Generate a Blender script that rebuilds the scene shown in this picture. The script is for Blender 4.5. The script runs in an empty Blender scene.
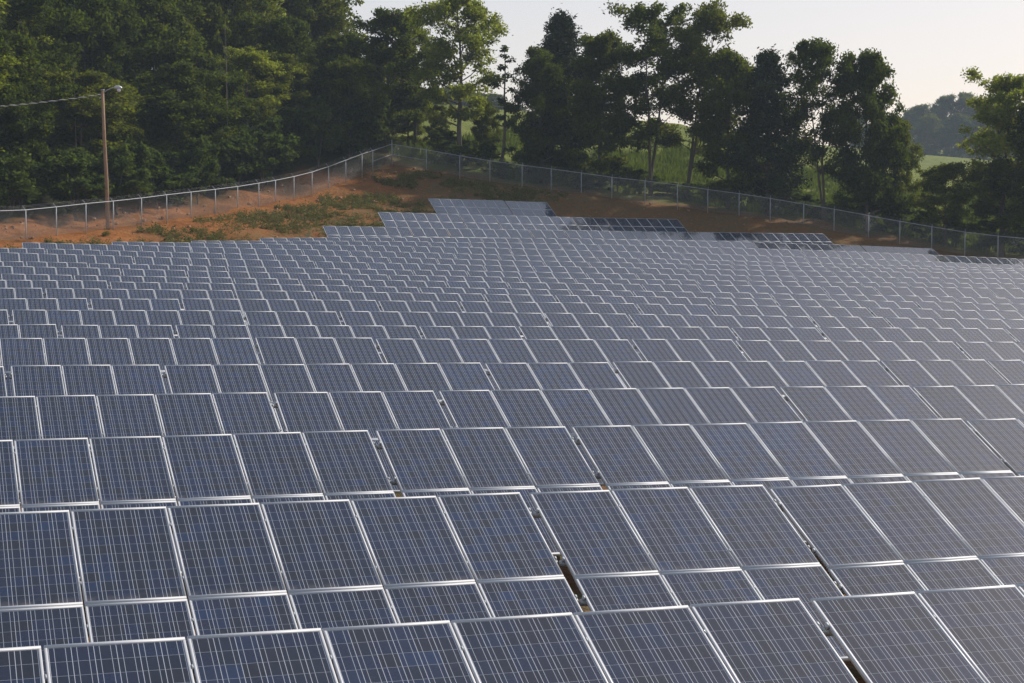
import bpy, math, random
import numpy as np
from mathutils import Vector, Matrix, Euler

SC = bpy.context.scene
COL = SC.collection
rad = math.radians

# ------------------------------------------------------------------ camera, sky, sun, exposure
CAMZ = 5.0                      # metres above the ground in front of the first row
F_PX, YAW, PITCH = 1709.45, rad(19.732), rad(3.3576)
cam_d = bpy.data.cameras.new('camera')
cam_d.sensor_width = 36.0
cam_d.lens = 36.0 * F_PX / 1024.0
cam_d.clip_start = 0.1
cam_d.clip_end = 4000
cam = bpy.data.objects.new('camera', cam_d)
cam.location = (0, 0, CAMZ)
cam.rotation_euler = (math.pi / 2 - PITCH, 0, -YAW)
COL.objects.link(cam)
SC.camera = cam

SUN_AZ, SUN_EL = rad(72), rad(36)          # azimuth from +Y towards +X
world = bpy.data.worlds.new('World')
SC.world = world
world.use_nodes = True
wn = world.node_tree
sky = wn.nodes.new('ShaderNodeTexSky')
sky.sky_type = 'NISHITA'
sky.sun_disc = False
sky.sun_elevation = SUN_EL
sky.sun_rotation = SUN_AZ
sky.air_density = 1.0
sky.dust_density = 1.0
sky.ozone_density = 1.0
hs_ = wn.nodes.new('ShaderNodeHueSaturation')          # hazy air: a paler, greyer sky
hs_.inputs['Saturation'].default_value = 1.0
gm_ = wn.nodes.new('ShaderNodeGamma'); gm_.inputs[1].default_value = 0.68      # thick summer haze evens out the sky
wn.links.new(sky.outputs[0], gm_.inputs[0])
wn.links.new(gm_.outputs[0], hs_.inputs['Color'])
tn_ = wn.nodes.new('ShaderNodeMix'); tn_.data_type = 'RGBA'; tn_.blend_type = 'MULTIPLY'
tn_.inputs[0].default_value = 1.0
tc_ = wn.nodes.new('ShaderNodeTexCoord'); sx_ = wn.nodes.new('ShaderNodeSeparateXYZ'); wn.links.new(tc_.outputs['Generated'], sx_.inputs[0])
mr_ = wn.nodes.new('ShaderNodeMapRange'); wn.links.new(sx_.outputs[2], mr_.inputs[0])
mr_.inputs[1].default_value = 0.14; mr_.inputs[2].default_value = 0.6
hz_ = wn.nodes.new('ShaderNodeMix'); hz_.data_type = 'RGBA'                        # warm dust low down, clean blue-grey haze higher up
hz_.inputs[6].default_value = (2.49, 2.09, 1.93, 1); hz_.inputs[7].default_value = (2.42, 2.30, 2.22, 1)
wn.links.new(mr_.outputs[0], hz_.inputs[0]); wn.links.new(hz_.outputs[2], tn_.inputs[7])
wn.links.new(hs_.outputs[0], tn_.inputs[6])
wn.links.new(tn_.outputs[2], wn.nodes['Background'].inputs[0])
wn.nodes['Background'].inputs[1].default_value = 0.10

sun_d = bpy.data.lights.new('sun', 'SUN')
sun_d.energy = 4.0
sun_d.angle = rad(2.0)
sun_d.color = (1.0, 0.95, 0.87)
sun = bpy.data.objects.new('sun', sun_d)
sv = Vector((math.cos(SUN_EL) * math.sin(SUN_AZ), math.cos(SUN_EL) * math.cos(SUN_AZ), math.sin(SUN_EL)))
sun.rotation_euler = (-sv).to_track_quat('-Z', 'Y').to_euler()
sun.location = sv * 300
COL.objects.link(sun)

SC.view_settings.view_transform = 'Standard'
SC.view_settings.look = 'None'
SC.view_settings.exposure = 0.2
SC.view_settings.gamma = 1.0
SC.view_settings.use_curve_mapping = False
SC.render.engine = 'CYCLES'
SC.cycles.max_bounces = 6
SC.cycles.diffuse_bounces = 3
SC.cycles.glossy_bounces = 3
SC.cycles.transmission_bounces = 4
SC.cycles.transparent_max_bounces = 8
SC.cycles.volume_bounces = 0
SC.cycles.use_denoising = True
SC.cycles.denoiser = 'OPENIMAGEDENOISE'
SC.cycles.denoising_prefilter = 'ACCURATE'
SC.cycles.sample_clamp_indirect = 6.0

HAZE_DENSITY = 0.00027

# ------------------------------------------------------------------ helpers
def link(o, parent=None):
    COL.objects.link(o)
    if parent is not None:
        o.parent = parent
    return o

def tag(o, label=None, cat=None, group=None, kind=None):
    if label: o['label'] = label
    if cat: o['category'] = cat
    if group: o['group'] = group
    if kind: o['kind'] = kind
    return o

def empty(name, loc, rot=(0, 0, 0)):
    o = bpy.data.objects.new(name, None)
    o.empty_display_size = 0.3
    o.location = loc
    o.rotation_euler = rot
    return link(o)

def np_mesh(name, V, F, mats=(), mi=None, smooth=False):
    """V (n,3) array, F (m,k) array of one face size."""
    V = np.asarray(V, dtype=np.float32); F = np.asarray(F, dtype=np.int32)
    me = bpy.data.meshes.new(name)
    me.vertices.add(len(V)); me.vertices.foreach_set('co', V.ravel())
    k = F.shape[1]
    me.loops.add(F.size); me.loops.foreach_set('vertex_index', F.ravel())
    me.polygons.add(len(F))
    me.polygons.foreach_set('loop_start', np.arange(0, F.size, k, dtype=np.int32))
    me.polygons.foreach_set('loop_total', np.full(len(F), k, dtype=np.int32))
    if mi is not None:
        me.polygons.foreach_set('material_index', np.asarray(mi, dtype=np.int32))
    if smooth:
        me.polygons.foreach_set('use_smooth', np.ones(len(F), dtype=bool))
    for m in mats: me.materials.append(m)
    me.update(calc_edges=True)
    return me

class MB:
    """collects quads, builds one mesh"""
    def __init__(s): s.V = []; s.F = []; s.M = []; s.n = 0
    def add(s, V, F, m=0):
        V = np.asarray(V, float); F = np.asarray(F, int)
        s.V.append(V); s.F.append(F + s.n); s.M.append(np.full(len(F), m)); s.n += len(V)
    def box(s, x0, x1, y0, y1, z0, z1, m=0):
        V = [(x, y, z) for z in (z0, z1) for y in (y0, y1) for x in (x0, x1)]
        F = [(0, 2, 3, 1), (4, 5, 7, 6), (0, 1, 5, 4), (2, 6, 7, 3), (0, 4, 6, 2), (1, 3, 7, 5)]
        s.add(V, F, m)
    def bar(s, a, b, w, h, m=0, up=(0, 0, 1)):
        a = np.array(a, float); b = np.array(b, float)
        d = b - a; d /= np.linalg.norm(d)
        u = np.cross(d, up)
        if np.linalg.norm(u) < 1e-4: u = np.cross(d, (0, 1, 0))
        u /= np.linalg.norm(u); v = np.cross(u, d)
        c = [u * sx * w / 2 + v * sy * h / 2 for sx, sy in ((-1, -1), (1, -1), (1, 1), (-1, 1))]
        V = [a + q for q in c] + [b + q for q in c]
        F = [(3, 2, 1, 0), (4, 5, 6, 7)] + [(i, (i + 1) % 4, (i + 1) % 4 + 4, i + 4) for i in range(4)]
        s.add(V, F, m)
    def tube(s, P, R, n=8, m=0, cap=True):
        V, F = tube_np(P, R, n, cap); s.add(V, F, m)
    def mesh(s, name, mats, smooth=False):
        return np_mesh(name, np.vstack(s.V), np.vstack(s.F), mats, np.concatenate(s.M), smooth)
    def build(s, name, mats, parent=None, smooth=False):
        return link(bpy.data.objects.new(name, s.mesh(name, mats, smooth)), parent)

def tube_np(P, R, n=8, cap=True):
    P = np.asarray(P, float); R = np.broadcast_to(np.asarray(R, float), (len(P),))
    T = np.gradient(P, axis=0); T /= np.linalg.norm(T, axis=1)[:, None] + 1e-12
    ref = np.array([0, 0, 1.0]) if abs(T[0][2]) < 0.9 else np.array([1.0, 0, 0])
    V = []
    u = np.cross(T[0], ref); u /= np.linalg.norm(u)
    for p, t, r in zip(P, T, R):
        u = u - t * np.dot(u, t); u /= np.linalg.norm(u) + 1e-12
        v = np.cross(t, u)
        a = np.arange(n) * 2 * np.pi / n
        V.append(p + r * (np.cos(a)[:, None] * u + np.sin(a)[:, None] * v))
    k = len(P); V = np.vstack(V); F = []
    for i in range(k - 1):
        for j in range(n):
            F.append((i * n + j, i * n + (j + 1) % n, (i + 1) * n + (j + 1) % n, (i + 1) * n + j))
    if cap:                                   # close with a fan of quads onto a centre point
        for ring, flip in ((0, True), (k - 1, False)):
            c = len(V); V = np.vstack([V, P[ring][None] + (T[ring] * R[ring] * 0.02 * (-1 if flip else 1))[None]])
            for j in range(0, n, 2):
                q = (ring * n + j, ring * n + (j + 1) % n, ring * n + (j + 2) % n, c)
                F.append(q[::-1] if flip else q)
    return V, np.array(F)

# ------------------------------------------------------------------ node helpers
class NT:
    def __init__(s, mat):
        mat.use_nodes = True
        s.t = mat.node_tree; s.t.nodes.clear()
        s.out = s.t.nodes.new('ShaderNodeOutputMaterial')
    def n(s, typ, **kw):
        nd = s.t.nodes.new(typ)
        for k, v in kw.items(): setattr(nd, k, v)
        return nd
    def set(s, sock, v):
        if isinstance(v, bpy.types.NodeSocket): s.t.links.new(v, sock)
        else: sock.default_value = v
    def m(s, op, a, b=None, c=None, clamp=False):
        nd = s.n('ShaderNodeMath', operation=op); nd.use_clamp = clamp
        s.set(nd.inputs[0], a)
        if b is not None: s.set(nd.inputs[1], b)
        if c is not None: s.set(nd.inputs[2], c)
        return nd.outputs[0]
    def mix(s, fac, a, b):
        nd = s.n('ShaderNodeMix', data_type='RGBA')
        s.set(nd.inputs[0], fac); s.set(nd.inputs[6], a); s.set(nd.inputs[7], b)
        return nd.outputs[2]
    def noise(s, vec, scale, detail=3, rough=0.55):
        nd = s.n('ShaderNodeTexNoise')
        if vec is not None: s.set(nd.inputs['Vector'], vec)
        nd.inputs['Scale'].default_value = scale; nd.inputs['Detail'].default_value = detail
        nd.inputs['Roughness'].default_value = rough
        return nd.outputs[0]
    def ramp(s, fac, stops):
        nd = s.n('ShaderNodeValToRGB'); s.set(nd.inputs[0], fac)
        e = nd.color_ramp.elements
        while len(e) < len(stops): e.new(0.5)
        for el, (p, c) in zip(e, stops): el.position = p; el.color = c if len(c) == 4 else (*c, 1)
        return nd.outputs[0]
    def mapr(s, v, a, b, c=0.0, d=1.0):
        nd = s.n('ShaderNodeMapRange'); s.set(nd.inputs[0], v)
        for i, q in zip((1, 2, 3, 4), (a, b, c, d)): nd.inputs[i].default_value = q
        return nd.outputs[0]
    def bsdf(s, base, rough=0.6, metal=0.0, spec=0.5):
        b = s.n('ShaderNodeBsdfPrincipled')
        s.set(b.inputs['Base Color'], base); s.set(b.inputs['Roughness'], rough)
        s.set(b.inputs['Metallic'], metal); s.set(b.inputs['Specular IOR Level'], spec)
        s.t.links.new(b.outputs[0], s.out.inputs[0])
        return b
    def bump(s, h, strength, dist, b):
        nd = s.n('ShaderNodeBump'); nd.inputs['Strength'].default_value = strength
        nd.inputs['Distance'].default_value = dist; s.set(nd.inputs['Height'], h)
        s.t.links.new(nd.outputs[0], b.inputs['Normal'])

def rgba(r, g, b): return (r, g, b, 1.0)

def mat_simple(name, col, rough=0.5, metal=0.0, var=0.15, scale=8, bump=0.0):
    m = bpy.data.materials.new(name); t = NT(m)
    tc = t.n('ShaderNodeTexCoord').outputs['Object']
    nz = t.noise(tc, scale, 4)
    lo = rgba(*[c * (1 - var) for c in col]); hi = rgba(*[min(1, c * (1 + var)) for c in col])
    b = t.bsdf(t.mix(nz, lo, hi), rough, metal)
    if bump: t.bump(nz, bump, 0.02, b)
    return m

# solar module sizes (metres)
MP, MW, ML, MG = 1.0, 0.982, 1.582, 1.5926     # pitch, width, length, slope distance to the seam
GAP = 0.0935
TILT = rad(26.63)

def make_cell_material():
    m = bpy.data.materials.new('solar_cells_under_glass'); t = NT(m)
    tc = t.n('ShaderNodeTexCoord').outputs['Object']
    sp = t.n('ShaderNodeSeparateXYZ'); t.t.links.new(tc, sp.inputs[0])
    W, L = MW - 0.052, ML - 0.072              # printed area inside the frame
    cu = t.m('MULTIPLY', t.m('DIVIDE', t.m('ADD', sp.outputs[0], W / 2), W), 6.0)
    cv = t.m('MULTIPLY', t.m('DIVIDE', t.m('ADD', sp.outputs[1], L / 2), L), 10.0)
    fu, fv = t.m('FRACT', cu), t.m('FRACT', cv)
    du = t.m('MULTIPLY', t.m('SUBTRACT', 0.5, t.m('ABSOLUTE', t.m('SUBTRACT', fu, 0.5))), W / 6)
    dv = t.m('MULTIPLY', t.m('SUBTRACT', 0.5, t.m('ABSOLUTE', t.m('SUBTRACT', fv, 0.5))), L / 10)
    gap_u = t.m('LESS_THAN', du, 0.0023)
    gap_v = t.m('LESS_THAN', dv, 0.0017)
    bus = t.m('MULTIPLY', t.m('SUBTRACT', 0.5, t.m('ABSOLUTE', t.m('SUBTRACT', t.m('FRACT', t.m('MULTIPLY', fu, 2.0)), 0.5))), W / 12)
    busm = t.m('LESS_THAN', t.m('ABSOLUTE', t.m('SUBTRACT', bus, W / 24)), 0.0021)
    # one tone per cell
    cell = t.n('ShaderNodeCombineXYZ')
    t.set(cell.inputs[0], t.m('FLOOR', cu)); t.set(cell.inputs[1], t.m('FLOOR', cv))
    oi = t.n('ShaderNodeObjectInfo')
    t.set(cell.inputs[2], t.m('MULTIPLY', oi.outputs['Random'], 917.0))
    wn_ = t.n('ShaderNodeTexWhiteNoise', noise_dimensions='3D'); t.t.links.new(cell.outputs[0], wn_.inputs[0])
    tone = t.ramp(wn_.outputs[0], [(0.0, (0.013, 0.014, 0.021)), (0.35, (0.011, 0.014, 0.029)), (0.75, (0.011, 0.016, 0.042)),
                                   (0.96, (0.010, 0.019, 0.050)), (1.0, (0.010, 0.023, 0.066))])
    vor = t.n('ShaderNodeTexVoronoi'); t.t.links.new(tc, vor.inputs['Vector']); vor.inputs['Scale'].default_value = 55
    vs = t.n('ShaderNodeSeparateColor'); t.t.links.new(vor.outputs['Color'], vs.inputs[0])
    hsv = t.n('ShaderNodeHueSaturation')
    t.set(hsv.inputs['Value'], t.m('MULTIPLY', t.mapr(vs.outputs[0], 0, 1, 0.82, 1.18), t.mapr(oi.outputs['Random'], 0, 1, 0.85, 1.2)))
    t.set(hsv.inputs['Color'], tone)
    blue = t.m('MULTIPLY', t.m('GREATER_THAN', oi.outputs['Random'], 0.955), t.m('GREATER_THAN', wn_.outputs[0], 0.5))
    bl = t.mix(blue, hsv.outputs[0], rgba(0.010, 0.023, 0.062))      # a few modules from a bluer batch
    c = t.mix(busm, bl, rgba(0.37, 0.38, 0.42))
    c = t.mix(gap_v, c, rgba(0.24, 0.25, 0.28))
    c = t.mix(gap_u, c, rgba(0.46, 0.47, 0.51))
    dust = t.noise(tc, 2.3, 4)
    edge = t.m('MULTIPLY', t.mapr(sp.outputs[1], -L / 2 - .01, -L / 2 + .10, .22, 0.0), t.mapr(t.noise(tc, 9, 3), .35, .7))
    c = t.mix(edge, c, rgba(0.40, 0.34, 0.28))                           # dirt washed down to the lower frame
    c = t.mix(t.mapr(dust, 0.3, 0.8, 0.008, 0.025), c, rgba(0.38, 0.38, 0.39))
    b = t.bsdf(c, 0.5, 0.0, 0.02)
    b.inputs['IOR'].default_value = 1.5
    b.inputs['Specular Tint'].default_value = (0.72, 0.84, 1.0, 1)
    b.inputs['Coat Weight'].default_value = 1.0
    t.set(b.inputs['Coat Roughness'], t.mapr(dust, 0.3, 0.8, 0.03, 0.07))
    b.inputs['Coat IOR'].default_value = 1.68
    return m

M_CELL = make_cell_material()
M_ALU = mat_simple('anodised_aluminium', (0.52, 0.52, 0.53), 0.55, 0.08, 0.05, 6)
M_GALV = mat_simple('galvanised_steel', (0.40, 0.41, 0.42), 0.62, 0.25, 0.18, 14)
M_BACK = mat_simple('white_backsheet', (0.6, 0.6, 0.6), 0.6, 0, 0.05)
M_WIRE = mat_simple('zinc_wire', (0.50, 0.51, 0.52), 0.5, 0.3, 0.1)
M_POLE = mat_simple('weathered_pine_pole', (0.31, 0.19, 0.11), 0.85, 0, 0.35, 3, 0.3)
M_LAMP = mat_simple('lamp_housing_grey', (0.55, 0.56, 0.57), 0.4, 0.3, 0.08)
M_LENS = mat_simple('lamp_lens_acrylic', (0.75, 0.76, 0.78), 0.15, 0, 0.05)
M_CABLE = mat_simple('cable_aluminium', (0.72, 0.70, 0.66), 0.5, 0.2, 0.1)
M_CABLE_B = mat_simple('cable_black', (0.05, 0.05, 0.05), 0.6, 0, 0.1)

def leaf_mat(name, stops, trans=0.52, scale=0.55, rough=0.5):
    m = bpy.data.materials.new(name); t = NT(m)
    tc = t.n('ShaderNodeTexCoord').outputs['Object']
    oi = t.n('ShaderNodeObjectInfo')
    geo = t.n('ShaderNodeNewGeometry')
    nz = t.noise(tc, scale, 3)
    v = t.m('ADD', t.m('MULTIPLY', nz, 0.55), t.m('MULTIPLY', geo.outputs['Random Per Island'], 0.35))
    v = t.m('ADD', v, t.m('MULTIPLY', t.m('SUBTRACT', oi.outputs['Random'], 0.5), 0.35), clamp=True)
    c = t.ramp(v, stops)
    b = t.bsdf(c, 0.65, 0, 0.10)
    tr = t.n('ShaderNodeBsdfTranslucent')
    hs = t.n('ShaderNodeHueSaturation'); hs.inputs['Value'].default_value = 1.5; hs.inputs['Saturation'].default_value = 1.1
    hs.inputs['Hue'].default_value = 0.48
    t.set(hs.inputs['Color'], c); t.t.links.new(hs.outputs[0], tr.inputs[0])
    mx = t.n('ShaderNodeMixShader'); mx.inputs[0].default_value = trans
    t.t.links.new(b.outputs[0], mx.inputs[1]); t.t.links.new(tr.outputs[0], mx.inputs[2])
    t.t.links.new(mx.outputs[0], t.out.inputs[0])
    return m

M_LEAF = leaf_mat('broad_leaves', [(0.15, (0.032, 0.054, 0.009)), (0.5, (0.074, 0.100, 0.014)), (0.85, (0.140, 0.155, 0.026))])
M_LEAF_L = leaf_mat('pale_green_leaves', [(0.15, (0.085, 0.120, 0.018)), (0.5, (0.145, 0.185, 0.028)), (0.85, (0.22, 0.25, 0.045))], 0.55)
M_CEDAR = leaf_mat('cedar_sprays', [(0.15, (0.018, 0.028, 0.012)), (0.5, (0.034, 0.048, 0.020)), (0.85, (0.058, 0.072, 0.028))], 0.12)
M_SHRUB = leaf_mat('shrub_leaves', [(0.15, (0.026, 0.046, 0.010)), (0.5, (0.056, 0.086, 0.018)), (0.85, (0.10, 0.135, 0.030))])
M_GRASS = leaf_mat('meadow_blades', [(0.15, (0.065, 0.095, 0.018)), (0.5, (0.10, 0.145, 0.026)), (0.85, (0.17, 0.20, 0.05))], 0.4, 0.15)
M_WEED = leaf_mat('weed_leaves', [(0.15, (0.09, 0.105, 0.024)), (0.5, (0.15, 0.145, 0.040)), (0.85, (0.26, 0.20, 0.085))], 0.25, 0.4)
M_BARK = mat_simple('grey_brown_bark', (0.10, 0.082, 0.062), 0.9, 0, 0.35, 5, 0.4)
M_BARKP = mat_simple('pale_bark', (0.27, 0.24, 0.20), 0.9, 0, 0.3, 5, 0.3)

# ------------------------------------------------------------------ the lie of the land
# row: number, Y of top edge, X of one table start, panels of that table, top edge height a + bX + cX^2 (below the camera)
ROWS = [
(1, 12.244, 6.97, 3, -2.794, -0.01848, 0.0001687), (2, 18.209, 6.711, 3, -2.763, -0.01854, 0.0001328),
(3, 24.173, 6.511, 3, -2.678, -0.01319, -0.0002095), (4, 30.138, 6.24, 3, -2.586, -0.0177, -7.63e-05),
(5, 36.103, 5.174, 7, -2.495, -0.01707, -4.27e-05), (6, 42.068, 8.265, 3, -2.225, -0.01945, -0.0001245),
(7, 48.033, 4.11, 3, -2.201, -0.01861, -4.75e-05), (8, 53.998, 10.285, 3, -2.03, -0.01621, -0.000168),
(9, 59.963, 6.132, 3, -1.877, -0.01242, -0.0002524), (10, 65.928, 5.106, 7, -1.654, -0.01926, -0.0001153),
(11, 71.893, 8.133, 3, -1.466, -0.02458, -2.59e-05), (12, 77.858, 7.264, 7, -1.293, -0.02712, 9.18e-05),
(13, 83.823, 10.08, 3, -1.018, -0.03245, 0.0001424), (14, 89.788, 6.041, 3, -0.852, -0.0301, 0.0001184),
(15, 95.752, 12.148, 3, -0.42, -0.03599, 0.0001715), (16, 101.717, 7.995, 3, -0.225, -0.0282, 4.7e-05),
(17, 107.682, 7.035, 7, 0.122, -0.02596, -2.06e-05), (18, 113.647, 13.066, 7, 0.119, -0.00737, -0.0001998),
(19, 119.612, 19.189, 7, -0.123, 0.01446, -0.00034), (20, 125.577, 25.212, 7, -0.307, 0.03162, -0.000426),
(21, 131.542, 31.365, 7, 1.811, -0.02279, 0.0001011), (22, 137.507, 37.455, 7, 3.694, -0.04358, 0.0002544),
(23, 143.472, 43.633, 7, 3.279, 0.03435, -0.0005569)]
FIXED = {20: [7, 3, 7, 3, 7, 3, 7, 3, 7, 3, 7], 21: [7, 3, 7, 3, 7, 3, 7, 7], 22: [7, 3, 7, 3, 7], 23: [7, 4]}
DROP = 1.975                      # ground to top edge of a table

def bearing(px): return YAW + math.atan((px - 512) / F_PX)
def at_depth(px, d):
    lat = d * (px - 512) / F_PX
    return (lat * math.cos(YAW) + d * math.sin(YAW), -lat * math.sin(YAW) + d * math.cos(YAW))
def z_of(py, d):                  # height seen at image row py at depth d
    return d * math.tan(math.atan((341.5 - py) / F_PX) - PITCH) + CAMZ
def depth(x, y): return x * math.sin(YAW) + y * math.cos(YAW)
def image_x(x, y):
    d = depth(x, y)
    return 512 + F_PX * (x * math.cos(YAW) - y * math.sin(YAW)) / d
def row_x(Y, px): return Y * math.tan(bearing(px))

def row_z(r, X):
    _, Y, _, _, a, b, c = r
    lo = min(row_x(Y, 0), 1e9) if r[0] < 17 else r[2]
    hi = row_x(Y, 1024)
    if r[0] in FIXED: hi = r[2] + sum(FIXED[r[0]]) + GAP * len(FIXED[r[0]])
    Xc = min(max(X, lo), hi)
    return a + b * Xc + c * Xc * Xc + CAMZ

FL_A, FL_C, FR_B = (8.0, 123.2), (46.4, 163.5), (88.5, 130.0)     # fence: left end, corner, right end
def unit(v): v = np.array(v, float); return v / np.linalg.norm(v)
dL = unit(np.subtract(FL_C, FL_A)); nL = np.array((-dL[1], dL[0]))
dR = unit(np.subtract(FR_B, FL_C)); nR = np.array((-dR[1], dR[0]))
if nR[1] < 0: nR = -nR
if nL[1] < 0: nL = -nL
def s_left(x, y): return (x - FL_A[0]) * nL[0] + (y - FL_A[1]) * nL[1]
def s_right(x, y): return (x - FL_C[0]) * nR[0] + (y - FL_C[1]) * nR[1]

def hit(px, A, d):                # where the bearing of column px crosses the line A + t d
    b = bearing(px); s = np.array((math.sin(b), math.cos(b)))
    M = np.array([[s[0], -d[0]], [s[1], -d[1]]])
    k = np.linalg.solve(M, np.array(A, float))
    return s * k[0]

LPOST = [(27, 239.2), (57.4, 235.5), (87, 231.5), (114.4, 228.3), (142.5, 224.6), (167.6, 220.8), (192, 217.5), (216.2, 214.2), (238.5, 210.9), (259.6, 207), (276.2, 203.8), (294.7, 199.6), (312.7, 194.7), (329.3, 188.8), (346.5, 182), (362.7, 175.4), (373.4, 171.8), (392.4, 164.8)]
RPOST = [(426.7, 170.6), (460, 176.6), (490, 181.8), (522, 186.3), (551, 190.1), (581, 194.3), (611.5, 198.7), (644.6, 202.5), (677, 206.8), (707.2, 211.4), (738.4, 215.6), (769.5, 220.5), (802.9, 226.3), (833.3, 231.5), (867.8, 238.1), (899, 244), (931, 249.5), (964.2, 255), (997.2, 259)]
def post_points(P, A, d):
    out = []
    for px, py in P:
        q = hit(px, A, d); out.append((q[0], q[1], z_of(py, depth(*q))))
    return out
LP = post_points(LPOST, FL_A, dL)
RP = post_points(RPOST, FL_C, dR)
step = np.subtract(LP[0], LP[1])
for i in range(4): LP.insert(0, tuple(np.array(LP[0]) + step * (1, 1, .5)))
step = np.subtract(RP[-1], RP[-2])
for i in range(4): RP.append(tuple(np.array(RP[-1]) + step * (1, 1, .8)))

CP = []
for r in ROWS:
    Y = r[1]
    lo = row_x(Y, 0) - 1 if r[0] < 17 else r[2] - 1
    hi = row_x(Y, 1024) + 1
    if r[0] in FIXED: hi = r[2] + sum(FIXED[r[0]]) + 2
    for X in np.linspace(lo, hi, 7): CP.append((X, Y - 1.42, row_z(r, X) - DROP))
    CP.append((lo - (25 if r[0] < 14 else 5), Y - 1.42, row_z(r, lo) - DROP + (0.3 if r[0] < 15 else 0.5)))
for p in LP + RP: CP.append(p)
for p in LP[::3]:                                       # clay cut bank and forest hill behind the left fence
    for off, dz in ((4, 0.9), (8, 1.9), (20, 3.6), (45, 7.0), (90, 9), (160, 12)):
        CP.append((p[0] + nL[0] * off, p[1] + nL[1] * off, p[2] + dz))
for p in RP[4::4]:
    CP.append((p[0] + nR[0] * 5, p[1] + nR[1] * 5, p[2] + 0.5))
for px, py, d in ((860, 166, 650), (900, 165, 640), (960, 165, 650), (1060, 165, 650), (900, 150, 760), (1000, 150, 760), (760, 150, 640), (640, 138, 640), (470, 112, 450), (440, 112, 450), (400, 112, 500), (470, 146, 206), (470, 124, 245), (470, 108, 290), (440, 120, 240), (640, 176, 197), (640, 150, 222), (640, 133, 255),
                  (560, 160, 205), (560, 125, 255), (760, 196, 190), (760, 165, 225), (760, 140, 270), (850, 213, 190), (850, 196, 212), (850, 178, 260), (850, 168, 330),
                  (940, 232, 180), (940, 205, 205), (945, 180, 290), (945, 170, 345), (945, 168, 420), (1050, 235, 185), (1050, 205, 230), (1050, 175, 330), (1050, 168, 420),
                  (850, 168, 420), (1250, 240, 220), (1250, 190, 400)):
    if d < 300: d -= 13
    x, y = at_depth(px, d); CP.append((x, y, z_of(py, d)))
for x, y, z in ((0, 0, 0.0), (-40, 0, 0.1), (40, 0, -0.2), (0, -60, 0), (80, -60, -.5), (-60, -60, 0), (100, 20, -1), (-60, 60, 1.5), (-60, 110, 4), (-60, 180, 9), (110, 60, -0.8), (140, 90, -0.5),
                (160, 130, 3), (-100, 300, 14), (60, 600, 30), (300, 200, 10)): CP.append((x, y, z))
CP = np.array(CP)

def tps_fit(P, lam=0.15):
    n = len(P); xy = P[:, :2] / 100.0
    d = np.linalg.norm(xy[:, None] - xy[None], axis=2)
    K = np.where(d > 0, d * d * np.log(d + 1e-12), 0) + np.eye(n) * lam * 1e-3
    Q = np.hstack([np.ones((n, 1)), xy])
    A = np.block([[K, Q], [Q.T, np.zeros((3, 3))]])
    return xy, np.linalg.solve(A, np.concatenate([P[:, 2], np.zeros(3)]))
TXY, TW = tps_fit(CP)
def ground(x, y):
    x = np.atleast_1d(np.asarray(x, float)); y = np.atleast_1d(np.asarray(y, float))
    q = np.stack([x, y], 1) / 100.0
    out = np.empty(len(q))
    for s in range(0, len(q), 8000):
        c = q[s:s + 8000]
        d = np.linalg.norm(c[:, None] - TXY[None], axis=2)
        out[s:s + 8000] = np.where(d > 0, d * d * np.log(d + 1e-12), 0) @ TW[:-3] + TW[-3] + c @ TW[-2:]
    return np.clip(out, -2.5, 46.0)
def g1(x, y): return float(ground(x, y)[0])

def vnoise(x, y, s, seed=0):
    """smooth value noise"""
    x = np.asarray(x) / s; y = np.asarray(y) / s
    xi, yi = np.floor(x).astype(int), np.floor(y).astype(int)
    fx, fy = x - xi, y - yi
    fx = fx * fx * (3 - 2 * fx); fy = fy * fy * (3 - 2 * fy)
    def h(a, b):
        v = np.sin(a * 127.1 + b * 311.7 + seed * 74.7) * 43758.5453
        return v - np.floor(v)
    return (h(xi, yi) * (1 - fx) + h(xi + 1, yi) * fx) * (1 - fy) + (h(xi, yi + 1) * (1 - fx) + h(xi + 1, yi + 1) * fx) * fy

def smooth(a, b, v): t = np.clip((v - a) / (b - a), 0, 1); return t * t * (3 - 2 * t)

def field_mask(x, y):
    """1 where the meadow grows beyond the right fence, 0 elsewhere"""
    sr = s_right(x, y); brg = np.degrees(np.arctan2(x, np.maximum(y, 1)))
    return smooth(1.5, 5, sr + (vnoise(x, y, 4, 5) - .5) * 3) * smooth(15.2, 16.0, brg)
def forest_mask(x, y):
    sl = s_left(x, y); brg = np.degrees(np.arctan2(x, np.maximum(y, 1)))
    return smooth(2.5, 5.5, np.maximum(sl + 4 * smooth(13.5, 15.5, brg), s_right(x, y) + 3) + (vnoise(x, y, 4, 9) - .5) * 3) * (1 - smooth(15.2, 16.0, brg))

def axis(lo, a, b, hi, fine, coarse):
    return np.concatenate([np.linspace(lo, a, int((a - lo) / coarse) + 1)[:-1], np.arange(a, b, fine), np.linspace(b, hi, int((hi - b) / coarse) + 1)])
gx = axis(-290, -20, 130, 620, 0.7, 12); gy = axis(-110, 90, 215, 800, 0.7, 11)
GX, GY = np.meshgrid(gx, gy)
fx_, fy_ = GX.ravel(), GY.ravel()
H = ground(fx_, fy_)
bank = smooth(-24, -6, np.maximum(s_left(fx_, fy_), s_right(fx_, fy_)))
H = H + bank * ((vnoise(fx_, fy_, 3.2, 1) - .5) * 0.5 + (vnoise(fx_, fy_, 1.4, 2) - .5) * 0.28) \
      + (vnoise(fx_, fy_, 9, 3) - .5) * 0.25 * bank
cut = smooth(0.5, 5, s_left(fx_, fy_)) * (1 - smooth(8, 14, s_left(fx_, fy_)))
cut = cut * (1 - smooth(34, 42, fx_))
H = H + cut * (vnoise(fx_, fy_, 2.2, 4) - .5) * 0.9
nx, ny = len(gx), len(gy)
idx = np.arange(nx * ny).reshape(ny, nx)
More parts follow.
